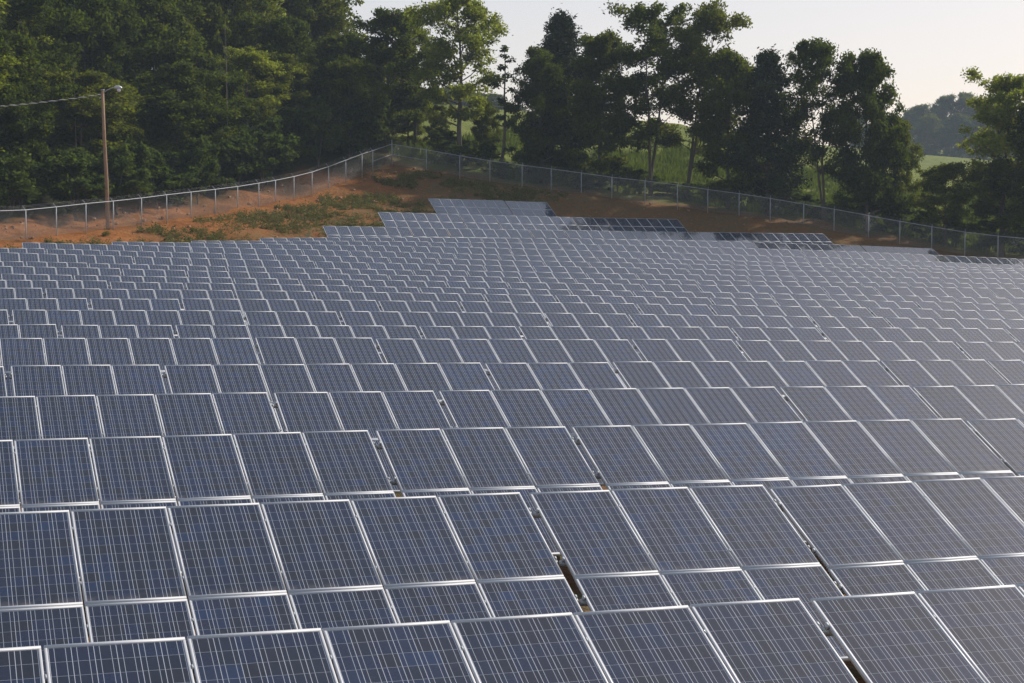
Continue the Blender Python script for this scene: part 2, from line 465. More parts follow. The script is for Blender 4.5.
GF = np.stack([idx[:-1, :-1], idx[:-1, 1:], idx[1:, 1:], idx[1:, :-1]], -1).reshape(-1, 4)
gme = np_mesh('ground', np.stack([fx_, fy_, H], 1), GF, smooth=True)
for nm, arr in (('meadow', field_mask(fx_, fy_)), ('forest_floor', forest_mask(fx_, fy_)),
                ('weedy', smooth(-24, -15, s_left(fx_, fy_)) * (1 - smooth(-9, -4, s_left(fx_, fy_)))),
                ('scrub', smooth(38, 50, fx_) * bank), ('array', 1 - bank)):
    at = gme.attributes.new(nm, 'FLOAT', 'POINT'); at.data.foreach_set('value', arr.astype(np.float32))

def make_ground_material():
    m = bpy.data.materials.new('clay_and_meadow'); t = NT(m)
    pos = t.n('ShaderNodeNewGeometry').outputs['Position']
    def attr(nm):
        a = t.n('ShaderNodeAttribute'); a.attribute_name = nm; return a.outputs['Fac']
    n1 = t.noise(pos, 0.25, 5); n2 = t.noise(pos, 1.6, 5, 0.65); n3 = t.noise(pos, 7, 4, 0.7)
    clay = t.ramp(t.m('ADD', t.m('MULTIPLY', n2, 0.5), t.m('MULTIPLY', n3, 0.5)),
                  [(0.28, (0.12, 0.050, 0.018)), (0.5, (0.28, 0.104, 0.028)), (0.72, (0.43, 0.185, 0.058))])
    weeds = t.ramp(n3, [(0.3, (0.045, 0.055, 0.02)), (0.7, (0.12, 0.115, 0.045))])
    wm = t.m('MULTIPLY', attr('weedy'), t.mapr(n2, 0.42, 0.6), clamp=True)
    c = t.mix(wm, clay, weeds)
    c = t.mix(t.mapr(n1, 0.5, 0.75, 0, 0.55), c, rgba(0.17, 0.115, 0.055))     # thin dead grass on the clay
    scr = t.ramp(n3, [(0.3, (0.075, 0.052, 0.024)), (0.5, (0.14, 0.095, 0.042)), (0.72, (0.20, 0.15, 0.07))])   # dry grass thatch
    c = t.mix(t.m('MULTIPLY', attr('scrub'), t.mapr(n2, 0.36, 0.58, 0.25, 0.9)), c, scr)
    arr = t.mix(t.mapr(n2, 0.4, 0.62), rgba(0.22, 0.105, 0.05), rgba(0.09, 0.085, 0.035))
    c = t.mix(attr('array'), c, arr)
    mead = t.ramp(t.m('ADD', t.m('MULTIPLY', n1, 0.5), t.m('MULTIPLY', n3, 0.5)),
                  [(0.3, (0.07, 0.10, 0.014)), (0.5, (0.145, 0.165, 0.026)), (0.7, (0.26, 0.235, 0.06))])
    c = t.mix(attr('meadow'), c, mead)
    flo = t.ramp(n2, [(0.3, (0.035, 0.032, 0.016)), (0.7, (0.06, 0.065, 0.024))])
    c = t.mix(attr('forest_floor'), c, flo)
    b = t.bsdf(c, 0.95, 0, 0.1)
    t.bump(t.m('ADD', n2, t.m('MULTIPLY', n3, 0.5)), 0.9, 0.25, b)
    return m
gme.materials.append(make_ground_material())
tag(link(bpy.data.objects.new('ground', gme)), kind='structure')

# ------------------------------------------------------------------ solar arrays
ORD = ['zeroth', 'first', 'second', 'third', 'fourth', 'fifth', 'sixth', 'seventh', 'eighth', 'ninth', 'tenth', 'eleventh', 'twelfth', 'thirteenth',
       'fourteenth', 'fifteenth', 'sixteenth', 'seventeenth', 'eighteenth', 'nineteenth', 'twentieth', 'twenty-first', 'twenty-second']
FRW, FRS, FRD = 0.032, 0.020, 0.042   # frame width at the ends and at the sides, frame depth

def frame_geo(mb, m=0):
    w, l = MW / 2, ML / 2
    mb.box(-w, w, -l, -l + FRW, -FRD, 0, m); mb.box(-w, w, l - FRW, l, -FRD, 0, m)
    mb.box(-w, -w + FRS, -l + FRW, l - FRW, -FRD, 0, m); mb.box(w - FRS, w, -l + FRW, l - FRW, -FRD, 0, m)
def sheet_geo(mb, m=0, mback=1):
    w, l = MW / 2 - FRS, ML / 2 - FRW
    mb.add([(-w, -l, -.004), (w, -l, -.004), (w, l, -.004), (-w, l, -.004)], [(0, 1, 2, 3)], m)
    mb.add([(-w, -l, -.010), (w, -l, -.010), (w, l, -.010), (-w, l, -.010)], [(3, 2, 1, 0)], mback)
mb = MB(); frame_geo(mb); ME_FRAME = mb.mesh('panel_frame', [M_ALU])
mb = MB(); sheet_geo(mb); ME_SHEET = mb.mesh('cell_sheet', [M_CELL, M_BACK])
mb = MB(); frame_geo(mb, 0); sheet_geo(mb, 1, 2); ME_FULL = mb.mesh('solar_panel', [M_ALU, M_CELL, M_BACK])

sT, cT = math.sin(TILT), math.cos(TILT)
def slope_pt(x, u, nrm=0.0):
    """table space: u metres down the slope from the top edge, nrm along the panel normal"""
    return (x, 1.42 - u * cT - nrm * sT, DROP - u * sT + nrm * cT)
RAIL_U = (0.21 * ML, 0.79 * ML, MG + 0.21 * ML, MG + 0.79 * ML)
STRUCT = {}
def structure_meshes(n):
    """rails (with their clamps), posts, beams and braces of a table n panels wide"""
    W = n * MP - 0.018; out = []
    for u in RAIL_U:
        mb = MB(); a = slope_pt(-W / 2 - 0.045, u, -FRD - 0.034); b = slope_pt(W / 2 + 0.045, u, -FRD - 0.034)
        mb.bar(a, b, 0.05, 0.062, 0, up=(0, -sT, cT))
        for k in range(n + 1):                                  # clamps gripping the frames
            x = -W / 2 - 0.012 + k * MP - (0.009 if 0 < k < n else 0) + (0.015 if k == n else 0)
            x = -W / 2 + k * MP - 0.009 if 0 < k < n else (-W / 2 - 0.014 if k == 0 else W / 2 + 0.014)
            mb.bar(slope_pt(x, u, -FRD - 0.003), slope_pt(x, u, 0.003), 0.012 if 0 < k < n else 0.022, 0.04, 0, up=(0, cT, sT))
        out.append(('rail', mb.mesh('rail', [M_GALV])))
    xs = (-0.36 * W, 0, 0.36 * W) if n >= 7 else (-0.3 * W, 0.3 * W)
    for x in xs:
        mb = MB(); mb.bar(slope_pt(x, 0.15, -0.16), slope_pt(x, 2 * MG - 0.18, -0.16), 0.06, 0.09, 0, up=(0, -sT, cT)); out.append(('tilt_beam', mb.mesh('tilt_beam', [M_GALV])))
        top = slope_pt(x, 1.45, -0.21)
        mb = MB(); mb.bar((x, top[1], -0.6), (x, top[1], top[2]), 0.10, 0.14); out.append(('post', mb.mesh('post', [M_GALV])))
        e = slope_pt(x, 2.55, -0.21)
        mb = MB(); mb.bar((x, top[1], 0.28), e, 0.05, 0.05); out.append(('brace', mb.mesh('brace', [M_GALV])))
    return out

rng = random.Random(4)
TABLES = []
for r in ROWS:
    no, Y, X0, n0 = r[:4]
    xl, xr = row_x(Y, -6), row_x(Y, 1030)
    seq = []
    if no in FIXED:
        x = X0
        for n in FIXED[no]: seq.append((x, n)); x += n * MP + GAP
    else:
        x, n = X0, n0
        while x < xr: seq.append((x, n)); x += n * MP + GAP; n = 10 - n
        if no < 17:
            x, n = X0, 10 - n0
            while x > xl: x -= n * MP + GAP; seq.insert(0, (x, n)); n = 10 - n
        seq = [(x, n) for x, n in seq if x + n * MP > xl and x < xr]
    for k, (x, n) in enumerate(seq): TABLES.append((r, x, n, k, len(seq)))

def row_words(no):
    if no == 1: return 'in the nearest row at the bottom edge'
    if no <= 14: return 'in the %s row from the camera' % ORD[no]
    b = 24 - no
    if b == 1: return 'in the topmost back row on the clay bank'
    return 'in the %s row from the back' % ORD[b]

NEAR = 9
for r, x, n, k, tot in TABLES:
    no, Y = r[0], r[1]
    W = n * MP - 0.018
    xc = x + W / 2
    sl = (row_z(r, x + W) - row_z(r, x)) / W
    z = row_z(r, xc) - DROP + rng.uniform(-.012, .012)
    t = empty('solar_array', (xc, Y - 1.42, z), (rng.uniform(-.004, .004), -math.atan(sl) + rng.uniform(-.0015, .0015), 0))
    place = 'leftmost' if k == 0 else 'rightmost' if k == tot - 1 else '%s from the left' % ORD[k + 1]
    wide = {3: 'narrow three', 4: 'four', 7: 'wide seven'}[n]
    tag(t, '%s-panel blue solar array %s, %s' % (wide, row_words(no), place), 'solar array', 'tilted solar arrays standing in rows')
    for v in (0, 1):
        for i in range(n):
            px_, u = -W / 2 + MW / 2 + i * MP, MG * v + ML / 2
            near = no <= NEAR
            o = bpy.data.objects.new('solar_panel', ME_FRAME if near else ME_FULL)
            o.location = slope_pt(px_, u)
            o.rotation_euler = (TILT + rng.uniform(-.005, .005), rng.uniform(-.004, .004), 0)
            link(o, t)
            if near: link(bpy.data.objects.new('cell_sheet', ME_SHEET), o)
    if n not in STRUCT: STRUCT[n] = structure_meshes(n)
    for nm, me in STRUCT[n]: link(bpy.data.objects.new(nm, me), t)

# ------------------------------------------------------------------ chain link fences
FENCE_H = 2.03
def make_fence(P, label, brace_at, barbed_side):
    P = [np.array(p, float) for p in P]
    for p in P: p[2] = p[2] * 1.0
    mid = P[0]
    root = empty('chain_link_fence', tuple(P[len(P) // 2]))
    tag(root, label, 'fence')
    inv = np.array(root.location)
    Q = [p - inv for p in P]
    for i, q in enumerate(Q):
        mb = MB(); corner = i == brace_at[0]
        hh = FENCE_H + (0.42 if corner else 0.02)
        mb.tube([q + (0, 0, -.5), q + (0, 0, hh)], 0.055 if corner else 0.038, 8); po = mb.build('post', [M_GALV], root, True)
        if not corner:
            ab = MB(); o2 = np.array((barbed_side[0], barbed_side[1], 1.0)) * 0.28
            ab.tube([q + (0, 0, FENCE_H), q + (0, 0, FENCE_H) + o2], 0.015, 6); ab.build('barb_arm', [M_GALV], po)
    mb = MB(); mb.tube([q + (0, 0, FENCE_H) for q in Q], 0.028, 8); mb.build('top_rail', [M_GALV], root, True)
    for a, b in (brace_at,):
        mb = MB(); mb.tube([Q[a] + (0, 0, FENCE_H * .5), Q[b] + (0, 0, FENCE_H * .5)], 0.026, 6); mb.build('brace_rail', [M_GALV], root, True)
    for k in range(3):
        o2 = np.array((barbed_side[0], barbed_side[1], 1.0)) * (0.28 - 0.09 * k)
        mb = MB(); mb.tube([q + (0, 0, FENCE_H) + o2 for q in Q], 0.0018, 4); mb.build('barbed_wire', [M_WIRE], root)
    # woven wire: real diagonal strands, both ways
    mb = MB(); S = 0.036; rr = 0.0017
    tri = np.array([(math.cos(a), math.sin(a)) for a in (0.5, 2.6, 4.7)]) * rr
    seglen = [np.linalg.norm((b - a)[:2]) for a, b in zip(Q[:-1], Q[1:])]
    cum = np.concatenate([[0], np.cumsum(seglen)])
    def pt(s, h, off):
        i = min(max(np.searchsorted(cum, s) - 1, 0), len(seglen) - 1); f = (s - cum[i]) / seglen[i]
        p = Q[i] * (1 - f) + Q[i + 1] * f
        return p + np.array((barbed_side[0] * off, barbed_side[1] * off, 0.04 + h))
    Hm = FENCE_H - 0.06
    V = []; F = []; c = 0
    for sgn in (1, -1):
        for s in np.arange(-Hm, cum[-1] + Hm, S):
            s0, s1 = s, s + sgn * Hm; h0, h1 = 0.0, Hm
            if s0 < 0: h0 = -s0 * sgn if sgn > 0 else 0; s0 = 0
            if s0 > cum[-1]: h0 = (s0 - cum[-1]) if sgn < 0 else 0; s0 = cum[-1]
            if s1 > cum[-1]: h1 = Hm - (s1 - cum[-1]); s1 = cum[-1]
            if s1 < 0: h1 = Hm + s1; s1 = 0
            if h1 - h0 < 0.05: continue
            ks = np.linspace(0, 1, 3)
            for kk in range(3):
                p = pt(s0 + (s1 - s0) * ks[kk], h0 + (h1 - h0) * ks[kk], 0.006 * sgn)
                for tx, tz in tri: V.append(p + np.array((dL[0] * tx * .7, dL[1] * tx * .7, tz)))
            for kk in range(2):
                for j in range(3): F.append((c + kk * 3 + j, c + kk * 3 + (j + 1) % 3, c + kk * 3 + 3 + (j + 1) % 3, c + kk * 3 + 3 + j))
            c += 9
    link(bpy.data.objects.new('wire_mesh', np_mesh('wire_mesh', np.array(V), np.array(F), [M_WIRE])), root)
    return root
nl = len(LP)
make_fence(LP, 'sunlit chain link fence curving up the clay bank on the left below the forest', (nl - 1, nl - 2), nL)
make_fence([LP[-1]] + RP, 'shaded chain link fence running down to the right below the tree line', (0, 1), nR)

# ------------------------------------------------------------------ lamp pole and its cable
pd = 128.5
bx, by = at_depth(109, pd); bz = g1(bx, by)
tx, ty = at_depth(105.3, pd); tz = z_of(90, pd)
pole = tag(empty('lamp_pole', (bx, by, bz)), 'tall brown wooden utility pole with a lamp arm beside the left fence', 'utility pole')
top = np.array((tx - bx, ty - by, tz - bz))
mb = MB(); mb.tube([(0, 0, -1.2), top * 0.33 + (0.02, 0, 0), top * 0.66 + (-0.02, 0, 0), top], (0.155, 0.145, 0.13, 0.11), 12); mb.build('shaft', [M_POLE], pole, True)
rgt = np.array((math.cos(YAW), -math.sin(YAW), 0))
a0 = top + (0, 0, -0.25)
mb = MB(); mb.tube([a0, a0 + rgt * .35 + (0, 0, .25), a0 + rgt * .75 + (0, 0, .42), a0 + rgt * 1.0 + (0, 0, .42)], 0.035, 8); mb.build('lamp_arm', [M_GALV], pole, True)
hc = a0 + rgt * 1.12 + (0, 0, .40)
mb = MB(); mb.tube([hc - rgt * .25 + (0, 0, .02), hc - rgt * .12 + (0, 0, .05), hc + rgt * .15 + (0, 0, .04), hc + rgt * .34 + (0, 0, -.02)], (0.07, 0.14, 0.14, 0.06), 12)
lh = mb.build('lamp_head', [M_LAMP], pole, True)
mb = MB(); mb.tube([hc + rgt * .1 + (0, 0, -.08), hc + rgt * .1 + (0, 0, -.22), hc + rgt * .1 + (0, 0, -.30)], (0.14, 0.13, 0.06), 12); mb.build('lamp_lens', [M_LENS], lh, True)
mb = MB(); mb.tube([top + (0, 0, -.05), top + (0, 0, .03)], (0.15, 0.15), 12); mb.build('pole_cap', [M_GALV], pole, True)
for hz in (0.35, 0.6):
    mb = MB(); p0 = top + (0, 0, -hz); mb.tube([p0 - rgt * .13, p0 - rgt * .24], (0.05, 0.035), 8); mb.build('insulator', [M_LAMP], pole, True)
# service cable: strands twisted round each other, sagging away to the left
e0 = np.array((bx, by, bz)) + top - rgt * .22 + (0, 0, -.35)
ex, ey = at_depth(-330, 120); e1 = np.array((ex, ey, z_of(100, 120)))
cab = tag(empty('service_cable', tuple(e0)), 'twisted overhead cable running left from the lamp pole in front of the forest', 'cable')
ts = np.linspace(0, 1, 420)
base = (e1 - e0)[None] * ts[:, None]; base[:, 2] -= 1.9 * 4 * ts * (1 - ts) * 0.55
for k, (m_, r_) in enumerate(((M_CABLE, 0.032), (M_CABLE_B, 0.024))):
    an = ts * 2 * np.pi * 42 + k * np.pi
    P = base + 0.022 * (np.cos(an)[:, None] * np.array((0, 0, 1.0)) + np.sin(an)[:, None] * np.array((0.3, 0.95, 0)))
    mb = MB(); mb.tube(P, r_, 5); mb.build('strand', [m_], cab, True)

# ------------------------------------------------------------------ trees
def leaf_quads(C, size, rs, up=0.5, aspect=0.55):
    n = len(C)
    N = rs.normal(size=(n, 3)); N[:, 2] = np.abs(N[:, 2]) * (1 + up); N /= np.linalg.norm(N, axis=1)[:, None]
    A = np.cross(N, rs.normal(size=(n, 3))); A /= np.linalg.norm(A, axis=1)[:, None]
    B = np.cross(N, A)
    s = size * rs.uniform(0.55, 1.3, n)[:, None]
    V = np.stack([C - A * s, C - B * s * aspect + A * s * .15, C + A * s, C + B * s * aspect + A * s * .15], 1).reshape(-1, 3)
    return V, np.arange(n * 4).reshape(n, 4)

def make_tree(kind, seed, H, R, cb, nl=26, nleaf=12000, leaf=0.17, mleaf=M_LEAF, mbark=M_BARK, fork=1, tr=0.2, open_=0.0, flat=0.62):
    """returns (trunk mesh, crown mesh)"""
    rs = np.random.RandomState(seed); mb = MB(); CL = []
    trunks = []
    for f in range(fork):
        a = rs.uniform(0, 6.28); lean = (0.0 if fork == 1 else 0.16) * H
        k = 9; tt = np.linspace(0, 1, k)
        P = np.stack([np.cos(a) * lean * tt ** 1.2 + rs.normal(0, .012 * H, k).cumsum() * .35, np.sin(a) * lean * tt ** 1.2 + rs.normal(0, .012 * H, k).cumsum() * .35, tt * H * .93], 1)
        P[0] = (rs.normal(0, .1 * (fork > 1)), rs.normal(0, .1 * (fork > 1)), -0.5)
        rad_ = tr * (1 - tt * .88) * (1 if fork == 1 else .75); rad_[0] *= 1.35
        mb.tube(P, rad_, 8); trunks.append((P, rad_))
    for i in range(nl):
        P, rad_ = trunks[i % fork]
        t = cb + (0.97 - cb) * ((i + rs.uniform(0, 1)) / nl) ** (0.9)
        j = t / .93 * (len(P) - 1); j = min(j, len(P) - 1.001); j0 = int(j); p0 = P[j0] * (1 - (j - j0)) + P[j0 + 1] * (j - j0)
        q = (t - cb) / (1 - cb)
        if kind == 'cedar': prof = (1 - q) ** 0.8 * (0.35 + 0.65 * min(1, q * 6)); el = rad(rs.uniform(15, 40))
        elif kind == 'shrub': prof = math.sin(math.pi * (0.25 + 0.7 * q)); el = rad(rs.uniform(10, 60))
        else: prof = max(0.12, math.sin(math.pi * min(1, 0.18 + 0.80 * q)) ** 0.75); el = rad(rs.uniform(12, 38) + 35 * q)
        L = R * prof * rs.uniform(.5, 1.22)
        az = i * 2.39996 + rs.uniform(-.5, .5)
        d = np.array((math.cos(az) * math.cos(el), math.sin(az) * math.cos(el), math.sin(el)))
        ss = np.linspace(0, 1, 5)
        path = p0 + d * L * ss[:, None] + np.stack([rs.normal(0, .03 * L, 5).cumsum() * (ss > 0), rs.normal(0, .03 * L, 5).cumsum() * (ss > 0), -.10 * L * ss ** 2 * (kind != 'cedar')], 1)
        r0 = max(.02, rad_[min(j0, len(rad_) - 1)] * .42)
        mb.tube(path, r0 * (1 - ss * .8), 5, cap=False)
        nsub = 3 if kind == 'cedar' else 4
        for s in range(nsub):
            u = rs.uniform(.35, 1.0); b0 = path[0] + (path[-1] - path[0]) * u
            az2 = az + rs.choice([-1, 1]) * rs.uniform(.4, 1.2); l2 = L * rs.uniform(.18, .42)
            d2 = np.array((math.cos(az2), math.sin(az2), rs.uniform(-.1, .8))); b1 = b0 + d2 * l2
            mb.tube(np.stack([b0, (b0 + b1) / 2 + (0, 0, .04 * l2), b1]), np.array((.35, .25, .1)) * r0, 4, cap=False)
            if rs.uniform() > open_: CL.append((b1, max(.45, .25 * R * rs.uniform(.5, 1.05)) * (0.6 + .4 * prof)))
        if rs.uniform() > open_ * .6: CL.append((path[-1], max(.45, .24 * R * rs.uniform(.6, 1.05)) * (0.6 + .4 * prof)))
        if rs.uniform() > open_: CL.append((path[3] * .6 + path[2] * .4, .22 * R * rs.uniform(.6, 1.0) * (0.5 + .5 * prof)))
    for P, _ in trunks: CL.append((P[-1] + (0, 0, .02 * H), .24 * R))
    w = np.array([c[1] ** 2 for c in CL]); cnt = np.maximum(8, (w / w.sum() * nleaf).astype(int))
    C = []
    for (p, rc), k in zip(CL, cnt):
        v = rs.normal(size=(k, 3)); v /= np.linalg.norm(v, axis=1)[:, None]
        rr = rc * rs.uniform(0, 1, k) ** 0.45 * (1 + .25 * rs.normal(size=k))
        v = v * rr[:, None]; v[:, 2] *= (1.05 if kind == 'cedar' else flat)
        v[:, 2] -= .12 * rc * (np.linalg.norm(v[:, :2], axis=1) / rc) ** 2
        C.append(p + v)
    C = np.vstack(C); C = C[C[:, 2] > 0.1]
    V, F = leaf_quads(C, leaf, rs, up=0.5 if kind != 'cedar' else 0.0, aspect=.55 if kind != 'cedar' else .38)
    return mb.mesh('trunk', [mbark], True), np_mesh('crown', V, F, [mleaf])

PROTO = {}
for s in range(7): PROTO['broad%d' % s] = (make_tree('broad', 10 + s, 14, 4.3, .12 + .03 * (s % 3), 36, 26000, .165), 14, 4.3)
for s in range(5): PROTO['dense%d' % s] = (make_tree('broad', 140 + s, 13, 4.6, .04, 46, 36000, .165), 13, 4.6)
for s in range(3): PROTO['pale%d' % s] = (make_tree('broad', 30 + s, 15, 4.2, .22, 38, 23000, .15, M_LEAF_L, fork=1 + s % 2, tr=.26, open_=.12), 15, 4.2)
for s in range(3): PROTO['airy%d' % s] = (make_tree('broad', 50 + s, 16, 4.3, .22, 42, 24000, .15, M_LEAF, fork=2, tr=.2, open_=.12), 16, 4.3)
for s in range(2): PROTO['cedar%d' % s] = (make_tree('cedar', 70 + s, 13, 3.6, .05, 85, 32000, .15, M_CEDAR, tr=.2), 13, 3.6)
for s in range(4): PROTO['shrub%d' % s] = (make_tree('shrub', 90 + s, 4, 2.2, .04, 16, 4200, .15, M_SHRUB, fork=3, tr=.06), 4, 2.2)
PROTO['snag0'] = (make_tree('broad', 120, 13, 1.0, .12, 18, 1300, .15, M_LEAF, tr=.15, open_=.35), 13, 1.0)
PROTO['bare0'] = (make_tree('broad', 131, 12, 2.0, .55, 10, 500, .15, M_LEAF, M_BARKP, tr=.10, open_=.6), 12, 2.0)

trng = random.Random(11)
def plant(kind, name, x, y, H, R, label, cat, group, sink=0.0):
    (tm, cm), h0, r0 = PROTO[kind]
    e = empty(name, (x, y, g1(x, y) - sink), (0, 0, trng.uniform(0, 6.28)))
    e.scale = (R / r0, R / r0, H / h0)
    tag(e, label, cat, group)
    link(bpy.data.objects.new('trunk', tm), e); link(bpy.data.objects.new('crown', cm), e)
    return e
def plant_px(kind, name, px, top, d, wpx, label, cat, group, sink=0.0):
    x, y = at_depth(px, d)
    H = z_of(top, d) - g1(x, y) + sink
    plant(kind, name, x, y, max(H, 1.0), wpx / 2 * d / F_PX, label, cat, group, sink)

GT = 'trees along the right fence'
SPEC = [  # kind, name, column, top row, depth, width px, label
('pale0', 'leafy_tree', 460, -6, 188, 96, 'tall light green tree with an open crown and forked trunk right of the fence corner'),
('snag0', 'leafy_tree', 504, 40, 187, 26, 'thin snag wrapped in vines standing alone between the pale tree and the cedar'),
('cedar0', 'cedar_tree', 564, 10, 194, 108, 'dark pointed cedar rising above its leafy neighbours, left of centre'),
('dense1', 'leafy_tree', 541, 52, 188, 64, 'rounded dark leafy tree against the left side of the tall cedar'),
('dense4', 'leafy_tree', 600, 42, 187, 84, 'bushy green tree against the right side of the tall cedar'),
('airy0', 'leafy_tree', 650, 8, 188, 100, 'tallest slender twin-stemmed tree, left of the middle pair along the right fence'),
('airy1', 'leafy_tree', 686, 10, 191, 90, 'tall airy tree with its crown touching the slender twin-stemmed one'),
('dense2', 'leafy_tree', 728, 56, 186, 88, 'dense dark tree with pale green tips left of the blunt cedar'),
('cedar1', 'cedar_tree', 768, 48, 184, 104, 'broad blunt cedar, very dark, at the right of the middle group'),
('airy2', 'leafy_tree', 824, 44, 186, 78, 'see-through tree with sky gaps left of the right-hand dark tree'),
('dense0', 'leafy_tree', 866, 58, 184, 82, 'dark tree with a spiky top bordering the hazy gap on its left'),
('dense3', 'leafy_tree', 893, 120, 190, 48, 'lower round tree at the left foot of the hazy gap'),
('dense1', 'leafy_tree', 944, 166, 180, 64, 'small dark round tree in front of the hazy far field'),
('pale1', 'leafy_tree', 1000, 76, 184, 92, 'loose leaning tree bordering the hazy gap on its right'),
('broad6', 'leafy_tree', 1038, 92, 182, 84, 'leafy tree cut off by the right edge of the picture'),
('broad4', 'leafy_tree', 1002, 162, 178, 70, 'dark bushy tree low at the right end of the fence'),
('dense1', 'leafy_tree', 486, 104, 192, 30, 'small round tree between the tall pale tree and the thin snag'),
('broad3', 'leafy_tree', 438, 106, 194, 28, 'small thin tree left of the trunk of the tall pale tree'),
('pale2', 'leafy_tree', 416, 12, 196, 60, 'slim light tree just left of the tall pale tree'),
('dense3', 'leafy_tree', 352, 60, 186, 64, 'bushy tree left of the fence corner, crown reaching down to the rail'),
('dense0', 'leafy_tree', 374, 84, 190, 52, 'low bushy tree just left of the fence corner post'),
('dense2', 'leafy_tree', 408, 92, 197, 50, 'low bushy tree right of the fence corner, under the slim light tree'),
('broad2', 'leafy_tree', 388, 14, 192, 84, 'leafy tree standing directly behind the fence corner post'),
]
def behind_fence(px, d):
    return depth(*hit(px, FL_C, dR)) + 4.0 + max(0, (d - 186) * .8) if px > 500 else d - 15
for k, n, px, tp, d, w, lb in SPEC: plant_px(k, n, px, tp, behind_fence(px, d), w, lb, 'cedar' if k[:5] == 'cedar' else 'tree', GT)

# forest on the left: ranks behind the fence
GFt = 'trees of the dense forest on the left'
forest = []
def rank(name, off, n, s0, s1, h0, h1, w0, w1, kinds):
    for i in range(n):
        s = s0 + (s1 - s0) * (i + trng.uniform(.15, .85)) / n
        x = FL_A[0] + dL[0] * s + nL[0] * (off + trng.uniform(-2, 2)); y = FL_A[1] + dL[1] * s + nL[1] * (off + trng.uniform(-2, 2))
        forest.append((name, x, y, trng.uniform(h0, h1), trng.uniform(w0, w1), kinds[i % len(kinds)]))
rank('front', 11, 15, -10, 74, 8.5, 12.5, 3.6, 4.8, ['dense0', 'dense3', 'pale2', 'dense1', 'dense4', 'broad6', 'dense2'])
rank('middle', 19, 15, -14, 76, 14, 18, 4.4, 5.6, ['dense2', 'broad4', 'dense0', 'dense3', 'broad0', 'pale1', 'dense1'])
rank('third', 29, 14, -20, 78, 19, 23, 4.8, 6.2, ['broad5', 'dense4', 'broad1', 'dense3', 'dense2', 'broad4'])
rank('hindmost', 42, 13, -26, 66, 24, 28, 5.4, 6.8, ['dense4', 'broad0', 'dense1', 'dense2', 'dense0'])
forest = [f for f in forest if not (image_x(f[1], f[2]) > 345 and f[0] == 'hindmost') and not (image_x(f[1], f[2]) > 418)]
forest = [(n, x, y, min(h, z_of({'front': 40, 'middle': 15}.get(n, 5), depth(x, y)) - g1(x, y)) if image_x(x, y) > 335 else h, w, k) for n, x, y, h, w, k in forest]
for nm in ('front', 'middle', 'third', 'hindmost'):
    L = sorted([f for f in forest if f[0] == nm], key=lambda f: image_x(f[1], f[2]))
    L = [f for f in L if -60 < image_x(f[1], f[2]) < 440]
    for i, (_, x, y, h, w, k) in enumerate(L):
        plc = 'leftmost' if i == 0 else 'rightmost' if i == len(L) - 1 else '%s from the left' % ORD[i + 1]
        kd = {'dense': 'bushy deep green', 'broad': 'dense green', 'pale': 'light green', 'airy': 'airy'}[k.rstrip('0123456789')]
        plant(k, 'leafy_tree', x, y, h, w, '%s tree in the %s rank of the left forest, %s' % (kd, nm, plc), 'tree', GFt)
# pale bare trunks showing against the dark forest
for px, tp, d, lb in ((27, 20, 140, 'thin pale dead tree near the left edge of the forest front'), (78, 55, 140, 'thin pale dead tree behind the overhead cable left of the lamp pole'),
                      (228, 8, 155, 'pale forked trunk high in the forest above the curve of the fence')):
    plant_px('bare0', 'bare_tree', px, tp, d, 26, lb, 'tree', GFt)

# shrubs behind both fences
GS = 'shrubs growing behind the fences'
shr = []
for i, s in enumerate(np.linspace(-8, 62, 27)):
    off = trng.uniform(3.4, 7.0)
    shr.append(('left', FL_A[0] + dL[0] * s + nL[0] * off, FL_A[1] + dL[1] * s + nL[1] * off, trng.uniform(3.0, 5.6), trng.uniform(2.0, 3.2)))
for i, s in enumerate(np.linspace(3, 60, 26)):
    off = trng.uniform(3.0, 8.5)
    shr.append(('right', FL_C[0] + dR[0] * s + nR[0] * off, FL_C[1] + dR[1] * s + nR[1] * off, trng.uniform(1.3, 3.2), trng.uniform(1.4, 2.6)))
for side in ('left', 'right'):
    L = sorted([f for f in shr if f[0] == side], key=lambda f: image_x(f[1], f[2]))
    L = [f for f in L if -20 < image_x(f[1], f[2]) < 1044]
    half = (len(L) + 1) // 2
    for i, (_, x, y, h, w) in enumerate(L):
        j, sd = (i, 'left') if i < half else (len(L) - 1 - i, 'right')
        plc = 'at its %s end' % sd if j == 0 else '%s from its %s end' % (ORD[j + 1], sd)
        plant('shrub%d' % (i % 4), 'shrub', x, y, h, w, 'green leafy shrub behind the %s fence, %s' % (side, plc), 'shrub', GS)

# far trees fading in the haze
GH = 'hazy far trees beyond the field'
far = []
for i in range(19):
    px = 858 + i * 9.6
    tp = 112 - 14 * math.exp(-((px - 955) / 40) ** 2) + trng.uniform(-5, 6) + (10 if px < 895 else 0)
    far.append(('right', px, tp + (14 if i % 3 == 1 else 0), 655 if i % 3 != 1 else 625, trng.uniform(22, 30)))
for i in range(10):
    px = 412 + i * 11.5
    far.append(('left', px, 86 + abs(px - 445) * .22 + trng.uniform(-4, 5), 448, trng.uniform(24, 34)))
for side, where in (('right', 'in the hazy gap at the right'), ('left', 'behind the tall pale tree')):
    L = sorted([f for f in far if f[0] == side], key=lambda f: f[1])
    for i, (_, px, tp, d, w) in enumerate(L):
        plc = 'leftmost' if i == 0 else 'rightmost' if i == len(L) - 1 else '%s from the left' % ORD[i + 1]
        plant_px('dense%d' % (i % 5), 'leafy_tree', px, tp, d, w * 1.25, 'far blue-grey tree %s, %s' % (where, plc), 'tree', GH)

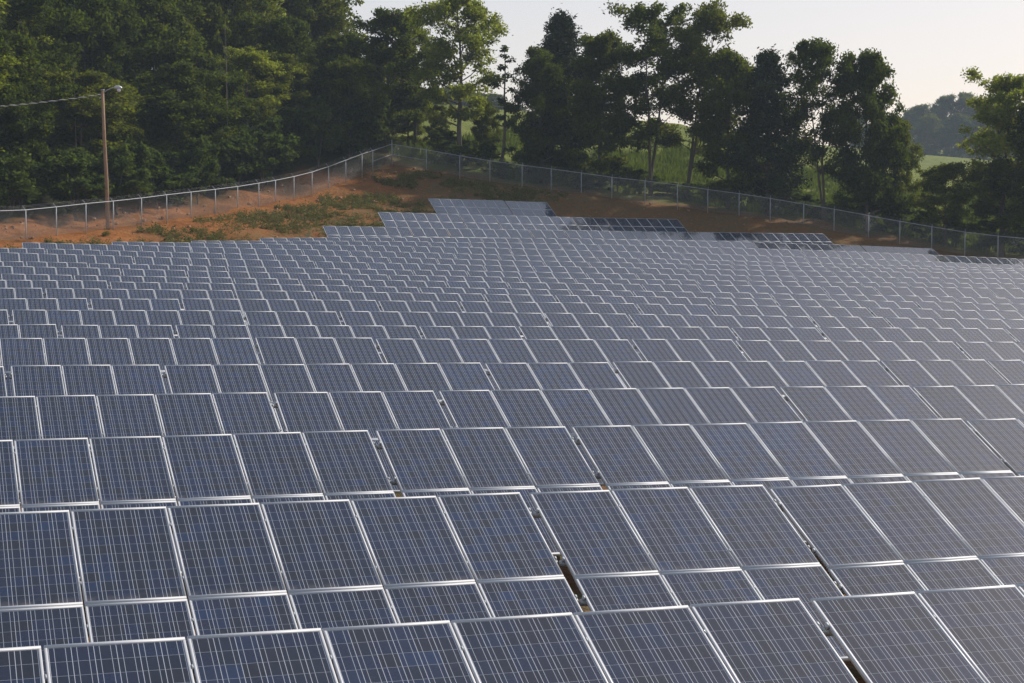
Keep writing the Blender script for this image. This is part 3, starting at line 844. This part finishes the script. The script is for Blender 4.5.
# ------------------------------------------------------------------ weeds on the clay, meadow grass beyond the fence
def tufts(name, X, Y, hts, blades, mat, seed, spread, lean=.45, width=.035):
    rs = np.random.RandomState(seed); Z = ground(X, Y)
    n = len(X) * blades
    bx_ = np.repeat(X, blades) + rs.normal(0, spread, n); by_ = np.repeat(Y, blades) + rs.normal(0, spread, n); bz_ = np.repeat(Z, blades) - .1
    h = np.repeat(hts, blades) * rs.uniform(.4, 1.15, n); a = rs.uniform(0, 6.28, n); l = h * rs.uniform(0, lean, n)
    a2 = rs.uniform(0, 6.28, n); w = width * rs.uniform(.6, 1.5, n)
    B = np.stack([bx_, by_, bz_], 1); D = np.stack([np.cos(a) * l, np.sin(a) * l, h], 1); S = np.stack([np.cos(a2) * w, np.sin(a2) * w, 0 * w], 1)
    V = np.stack([B - S * .6, B + S * .6, B + D * .6 + S, B + D], 1)
    V2 = np.stack([B - S * .6, B + D * .6 + S, B + D, B + D * .6 - S], 1)
    V = np.concatenate([V, V2], 0).reshape(-1, 3)
    o = link(bpy.data.objects.new(name, np_mesh(name, V, np.arange(len(V)).reshape(-1, 4), [mat])))
    return tag(o, kind='stuff')
rs = np.random.RandomState(3)
X = rs.uniform(6, 62, 26000); Y = rs.uniform(100, 166, 26000)
edge = np.interp(Y, [r[1] - 3 for r in ROWS[15:]] + [150], [5.5] + [r[2] for r in ROWS[16:]] + [60])
sl_, sr_ = s_left(X, Y), s_right(X, Y)
dens = vnoise(X, Y, 3.4, 21) * .6 + vnoise(X, Y, 1.3, 22) * .4
thr = .33 + .30 * smooth(-4.5, -1, sl_) + .10 * smooth(38, 50, X)
keep = (X < edge - .5) & (sl_ < -1) & (sr_ < -1.5) & (dens > thr)
X, Y = X[keep][:5200], Y[keep][:5200]
kk = 34
cz = ground(X, Y); hw = rs.uniform(.22, .85, len(X)) ** 1.3
P = rs.normal(size=(len(X), kk, 3)); P /= np.linalg.norm(P, axis=2)[..., None]; P *= rs.uniform(.3, 1, (len(X), kk, 1))
P[..., 2] = np.abs(P[..., 2])
P = np.stack([X, Y, cz - .05], 1)[:, None] + P * np.stack([hw * .55, hw * .55, hw], 1)[:, None]
V, F = leaf_quads(P.reshape(-1, 3), .085, rs, .3, .45)
tag(link(bpy.data.objects.new('weeds', np_mesh('weeds', V, F, [M_WEED]))), kind='stuff')
S_ = rs.uniform(-4, 62, 9000); O_ = rs.uniform(4, 60, 9000) ** 1.0
X = FL_C[0] + dR[0] * S_ + nR[0] * O_; Y = FL_C[1] + dR[1] * S_ + nR[1] * O_
keep = (field_mask(X, Y) > .6) & (vnoise(X, Y, 5, 31) + .3 * rs.uniform(size=len(X)) > .45)
X, Y = X[keep][:5000], Y[keep][:5000]
tufts('meadow_grass', X, Y, rs.uniform(.5, 1.1, len(X)), 14, M_GRASS, 6, .35, .5, .05)

# clods and stones lying on the bare bank
X = rs.uniform(4, 80, 9000); Y = rs.uniform(104, 166, 9000)
sl_, sr_ = s_left(X, Y), s_right(X, Y)
edge = np.interp(Y, [r[1] - 3 for r in ROWS[15:]] + [150], [5.5] + [r[2] for r in ROWS[16:]] + [60])
keep = (sl_ < 4) & (sr_ < 1) & ((X < edge) | (sr_ > -8)) & (np.maximum(sl_, sr_) > -14)
X, Y = X[keep][:1100], Y[keep][:1100]
cube = np.array([(x, y, z) for z in (-1, 1) for y in (-1, 1) for x in (-1, 1)], float)
cf = np.array([(0, 2, 3, 1), (4, 5, 7, 6), (0, 1, 5, 4), (2, 6, 7, 3), (0, 4, 6, 2), (1, 3, 7, 5)])
szs = .03 + .16 * rs.uniform(0, 1, len(X)) ** 4
V = cube[None] * rs.uniform(.5, 1.0, (len(X), 8, 3)) * szs[:, None, None]
an = rs.uniform(0, 6.28, len(X)); ca, sa = np.cos(an)[:, None], np.sin(an)[:, None]
V = np.stack([V[..., 0] * ca - V[..., 1] * sa, V[..., 0] * sa + V[..., 1] * ca, V[..., 2] * .7], 2) + np.stack([X, Y, ground(X, Y) + .05], 1)[:, None]
F = (cf[None] + 8 * np.arange(len(X))[:, None, None]).reshape(-1, 4)
tag(link(bpy.data.objects.new('clay_clods', np_mesh('clay_clods', V.reshape(-1, 3), F, [mat_simple('dry_clay_clods', (0.34, 0.19, 0.10), 0.95, 0, 0.4, 3)]))), kind='stuff')

# ------------------------------------------------------------------ summer haze
if HAZE_DENSITY > 0:
    hm = bpy.data.materials.new('haze'); hm.use_nodes = True
    nt = hm.node_tree; nt.nodes.clear()
    out = nt.nodes.new('ShaderNodeOutputMaterial'); pv = nt.nodes.new('ShaderNodeVolumePrincipled')
    pv.inputs['Color'].default_value = (0.74, 0.87, 1.0, 1); pv.inputs['Density'].default_value = HAZE_DENSITY
    pv.inputs['Anisotropy'].default_value = 0.0
    nt.links.new(pv.outputs[0], out.inputs['Volume'])
    mb = MB(); mb.box(-300, 630, -120, 810, -4.5, 95)
    tag(mb.build('haze', [hm]), kind='stuff')
